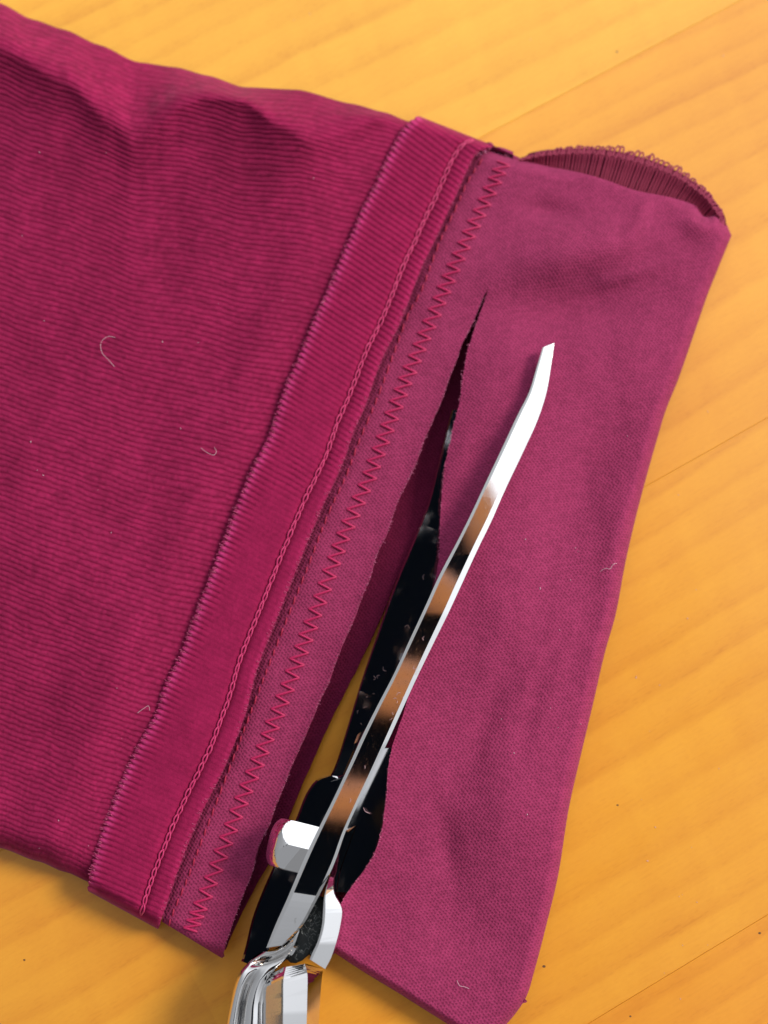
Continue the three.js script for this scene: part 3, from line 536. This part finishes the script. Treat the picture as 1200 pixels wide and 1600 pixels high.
// ---------------------------------------------------------------- loose lint
{
  const put = (name, pts, r, label) => { const w = pts.map(([x, y, h]) => P(x, y, h)); tag(add(name, thread(w, r, 5, 24), M.lint), label, 'lint fibre'); };
  const lh = (x, y, d) => [x, y, legH(x, y) + 0.3 + d];
  put('lint_fibre', [lh(180, 527, 0.2), lh(168, 526, 0.5), lh(158, 535, 0.5), lh(159, 550, 0.4), lh(170, 563, 0.3), lh(179, 573, 0)], 0.038, 'curled pale lint fibre on the middle left of the corduroy');
  put('lint_fibre', [lh(314, 700, 0), lh(325, 708, 0.3), lh(334, 711, 0.5), lh(338, 706, 0.4), lh(335, 699, 0.2)], 0.034, 'small hooked lint fibre on corduroy left of the hem band');
  put('lint_fibre', [lh(215, 1114, 0), lh(226, 1106, 0.4), lh(232, 1103, 0.6), lh(234, 1110, 0.3)], 0.038, 'short grey lint hook on corduroy low beside the hem band');
  const ch = (x, y, d) => [x, y, gridH(x, y) + 0.1 + d];
  put('lint_fibre', [ch(938, 893, 0.1), ch(946, 888, 0.4), ch(953, 889, 0.5), ch(958, 882, 0.4), ch(964, 880, 0.2)], 0.038, 'wavy pale lint fibre at the right edge of the smooth cuff');
  put('lint_fibre', [ch(714, 1532, 0.1), ch(718, 1540, 0.3), ch(726, 1542, 0.3), ch(733, 1545, 0.1)], 0.04, 'faint lint fibre near the bottom end of the smooth cuff');
  put('lint_fibre', [[568, 1262, 12.5], [571, 1268, 12.8], [578, 1271, 12.6]], 0.036, 'tiny white lint fibre in the dark gap right of the blade');
  const sp = [];
  for (let k = 0; k < 120; k++) {
    const on = k % 3, x = 20 + 1160 * rnd(), y = 20 + 1560 * rnd(); let h = 0.05;
    if (x < l1x(y) - 10 && y > topY(x) + 30 && y < botY(x) - 20) h = legH(x, y) + 0.25;
    else if (x > 700 && y > 520 && x < 1060 - (y - 600) * 0.25 && y < 1500 && x > 880 - (y - 520) * 0.2) h = gridH(x, y) + 0.08;
    else if (!(x > 1160 - (y - 300) * 0.22 || (y < 90 && x > 250))) continue;
    const o = P(x, y, h), s = new THREE.SphereGeometry(0.05 * MM * (0.7 + 1.1 * rnd()), 5, 4); s.scale(1 + 1.6 * rnd(), 0.6, 1); s.rotateY(rnd() * 6); s.translate(o.x, o.y, o.z); sp.push(s);
  }
  for (let k = 0; k < 20; k++) {                            // dust and short hairs on the polished steel
    const f = rnd(), up = k % 2, x = up ? lerp(700, 530, f) + 14 * (rnd() - 0.5) : lerp(668, 556, f) + 18 * (rnd() - 0.5), y = up ? lerp(930, 1290, f) : lerp(880, 1140, f), h = up ? lerp(13.2, 14.9, f) : 3.1;
    const l = 1.5 + 3.5 * rnd(), a = rnd() * 6.3, c = (rnd() - 0.5) * 2; sp.push(thread([P(x, y, h), P(x + l * Math.cos(a), y + l * Math.sin(a), h + 0.1), P(x + l * 1.6 * Math.cos(a + c), y + l * 1.6 * Math.sin(a + c), h + 0.05)], 0.028, 3, 4));
  }
  const m = add('lint_speck', sp.map((q) => q.toNonIndexed()), M.lint); tag(m, 'tiny pale lint specks scattered over the cloth and the table', 'lint'); m.userData.kind = 'stuff';
}

// ---------------------------------------------------------------- the photographer's hand and phone, mirrored in the blade
{
  const eye = new THREE.Vector3(0, 0.2367, 0.0503), right = new THREE.Vector3(1, 0, 0), up = new THREE.Vector3(0, 0.2079, -0.9781), down = new THREE.Vector3(0, -0.9781, -0.2079);
  const W = (r, u, d) => eye.clone().addScaledVector(right, r * MM).addScaledVector(up, u * MM).addScaledVector(down, d * MM);
  const frame = new THREE.Matrix4().makeBasis(right, up, down.clone().negate());
  const ph = thing('phone', 'dark blue phone held flat above the cloth, mirrored in the scissors', 'phone');
  const sh = new THREE.Shape(), x0 = -62, x1 = 96, y0 = -82, y1 = 172, r = 10;
  sh.moveTo(x0 + r, y0); sh.lineTo(x1 - r, y0); sh.absarc(x1 - r, y0 + r, r, -Math.PI / 2, 0); sh.lineTo(x1, y1 - r); sh.absarc(x1 - r, y1 - r, r, 0, Math.PI / 2); sh.lineTo(x0 + r, y1); sh.absarc(x0 + r, y1 - r, r, Math.PI / 2, Math.PI); sh.lineTo(x0, y0 + r); sh.absarc(x0 + r, y0 + r, r, Math.PI, Math.PI * 1.5);
  const g = new THREE.ExtrudeGeometry(sh, { depth: 7, bevelEnabled: true, bevelSize: 1, bevelThickness: 1, bevelSegments: 3 }); g.scale(MM, MM, MM); g.translate(0, 0, 3.5 * MM); g.applyMatrix4(frame); g.translate(eye.x, eye.y, eye.z);
  add('case', g, new THREE.MeshPhysicalMaterial({ color: lin(0.003, 0.012, 0.06), roughness: 0.9, specularIntensity: 0.1 }), ph);
  const ring = new THREE.TorusGeometry(4.2 * MM, 0.5 * MM, 8, 32); ring.translate(0, 0, 2.4 * MM); ring.applyMatrix4(frame); ring.translate(eye.x, eye.y, eye.z);
  add('lens_ring', ring, new THREE.MeshStandardMaterial({ color: lin(0.05, 0.05, 0.05), roughness: 0.3 }), ph);
  // hand: one surface; bones as tapered capsules joined by a smooth minimum
  const bones = [];
  const chain = (pts) => { for (let i = 1; i < pts.length; i++) bones.push([pts[i - 1], pts[i]]); };
  const fingers = [[152, 82, 104, 8.6], [82, 48, 54, 8.8], [44, 28, 26, 8.6], [8, 10, -2, 7.6]];
  for (const [u, r0, uk, rad] of fingers) chain([[r0, u, 7, rad * 0.86], [lerp(r0, 92, 0.42), lerp(u, uk, 0.3), 8.5, rad * 0.95], [96, lerp(u, uk, 0.7), 4, rad], [112, uk, -10, rad * 1.12]]);
  chain([[112, 104, -10, 10], [150, 44, -14, 15]]); chain([[112, 54, -10, 10], [150, 30, -14, 16]]); chain([[112, 26, -10, 10], [150, 18, -14, 16]]); chain([[112, -2, -10, 10], [150, 8, -14, 15]]);
  chain([[150, 22, -14, 20], [178, 8, -16, 22], [262, -40, -26, 30]]);
  chain([[150, 36, -16, 14], [128, 62, -24, 11], [98, 70, -24, 9], [74, 74, -20, 8]]);
  const N = 104, half = 142, cx = 132, cy = 50, cz = -10, mc = new MarchingCubes(N, new THREE.MeshStandardMaterial(), false, false, 200000);
  for (let k = 0; k < N; k++) for (let j = 0; j < N; j++) for (let i = 0; i < N; i++) {
    const x = cx + ((i - N / 2) / (N / 2)) * half, y = cy + ((j - N / 2) / (N / 2)) * half, z = cz + ((k - N / 2) / (N / 2)) * half;
    let best = 1e3;
    for (const [a, b] of bones) {
      const bx = b[0] - a[0], by = b[1] - a[1], bz = b[2] - a[2], px = x - a[0], py = y - a[1], pz = z - a[2];
      const t = clamp((px * bx + py * by + pz * bz) / (bx * bx + by * by + bz * bz)), d = Math.hypot(px - t * bx, py - t * by, pz - t * bz) - lerp(a[3], b[3], t);
      best = best > 50 ? d : smin(best, d, 2.5);
    }
    mc.field[k * N * N + j * N + i] = -best;
  }
  mc.isolation = 0; mc.update();
  const n = mc.count, pos = mc.positionArray.slice(0, n * 3), nor = mc.normalArray.slice(0, n * 3), hg = new THREE.BufferGeometry();
  for (let i = 0; i < n; i++) { const q = W(cx + pos[3 * i] * half, cy + pos[3 * i + 1] * half, cz + pos[3 * i + 2] * half); pos.set([q.x, q.y, q.z], 3 * i); }
  hg.setAttribute('position', new THREE.BufferAttribute(pos, 3)); hg.computeVertexNormals();
  tag(add('person', hg, new THREE.MeshPhysicalMaterial({ color: lin(0.88, 0.72, 0.82), roughness: 0.6, specularIntensity: 0.4 })), 'bare hand holding the dark phone over the scissors', 'person');
}

const renderer = new THREE.WebGLRenderer({ antialias: true });
renderer.toneMapping = THREE.LinearToneMapping; renderer.toneMappingExposure = EXPOSURE;
renderer.outputColorSpace = THREE.SRGBColorSpace; renderer.shadowMap.enabled = true;
renderer.setSize(768, 1024);
renderer.render(scene, cam);
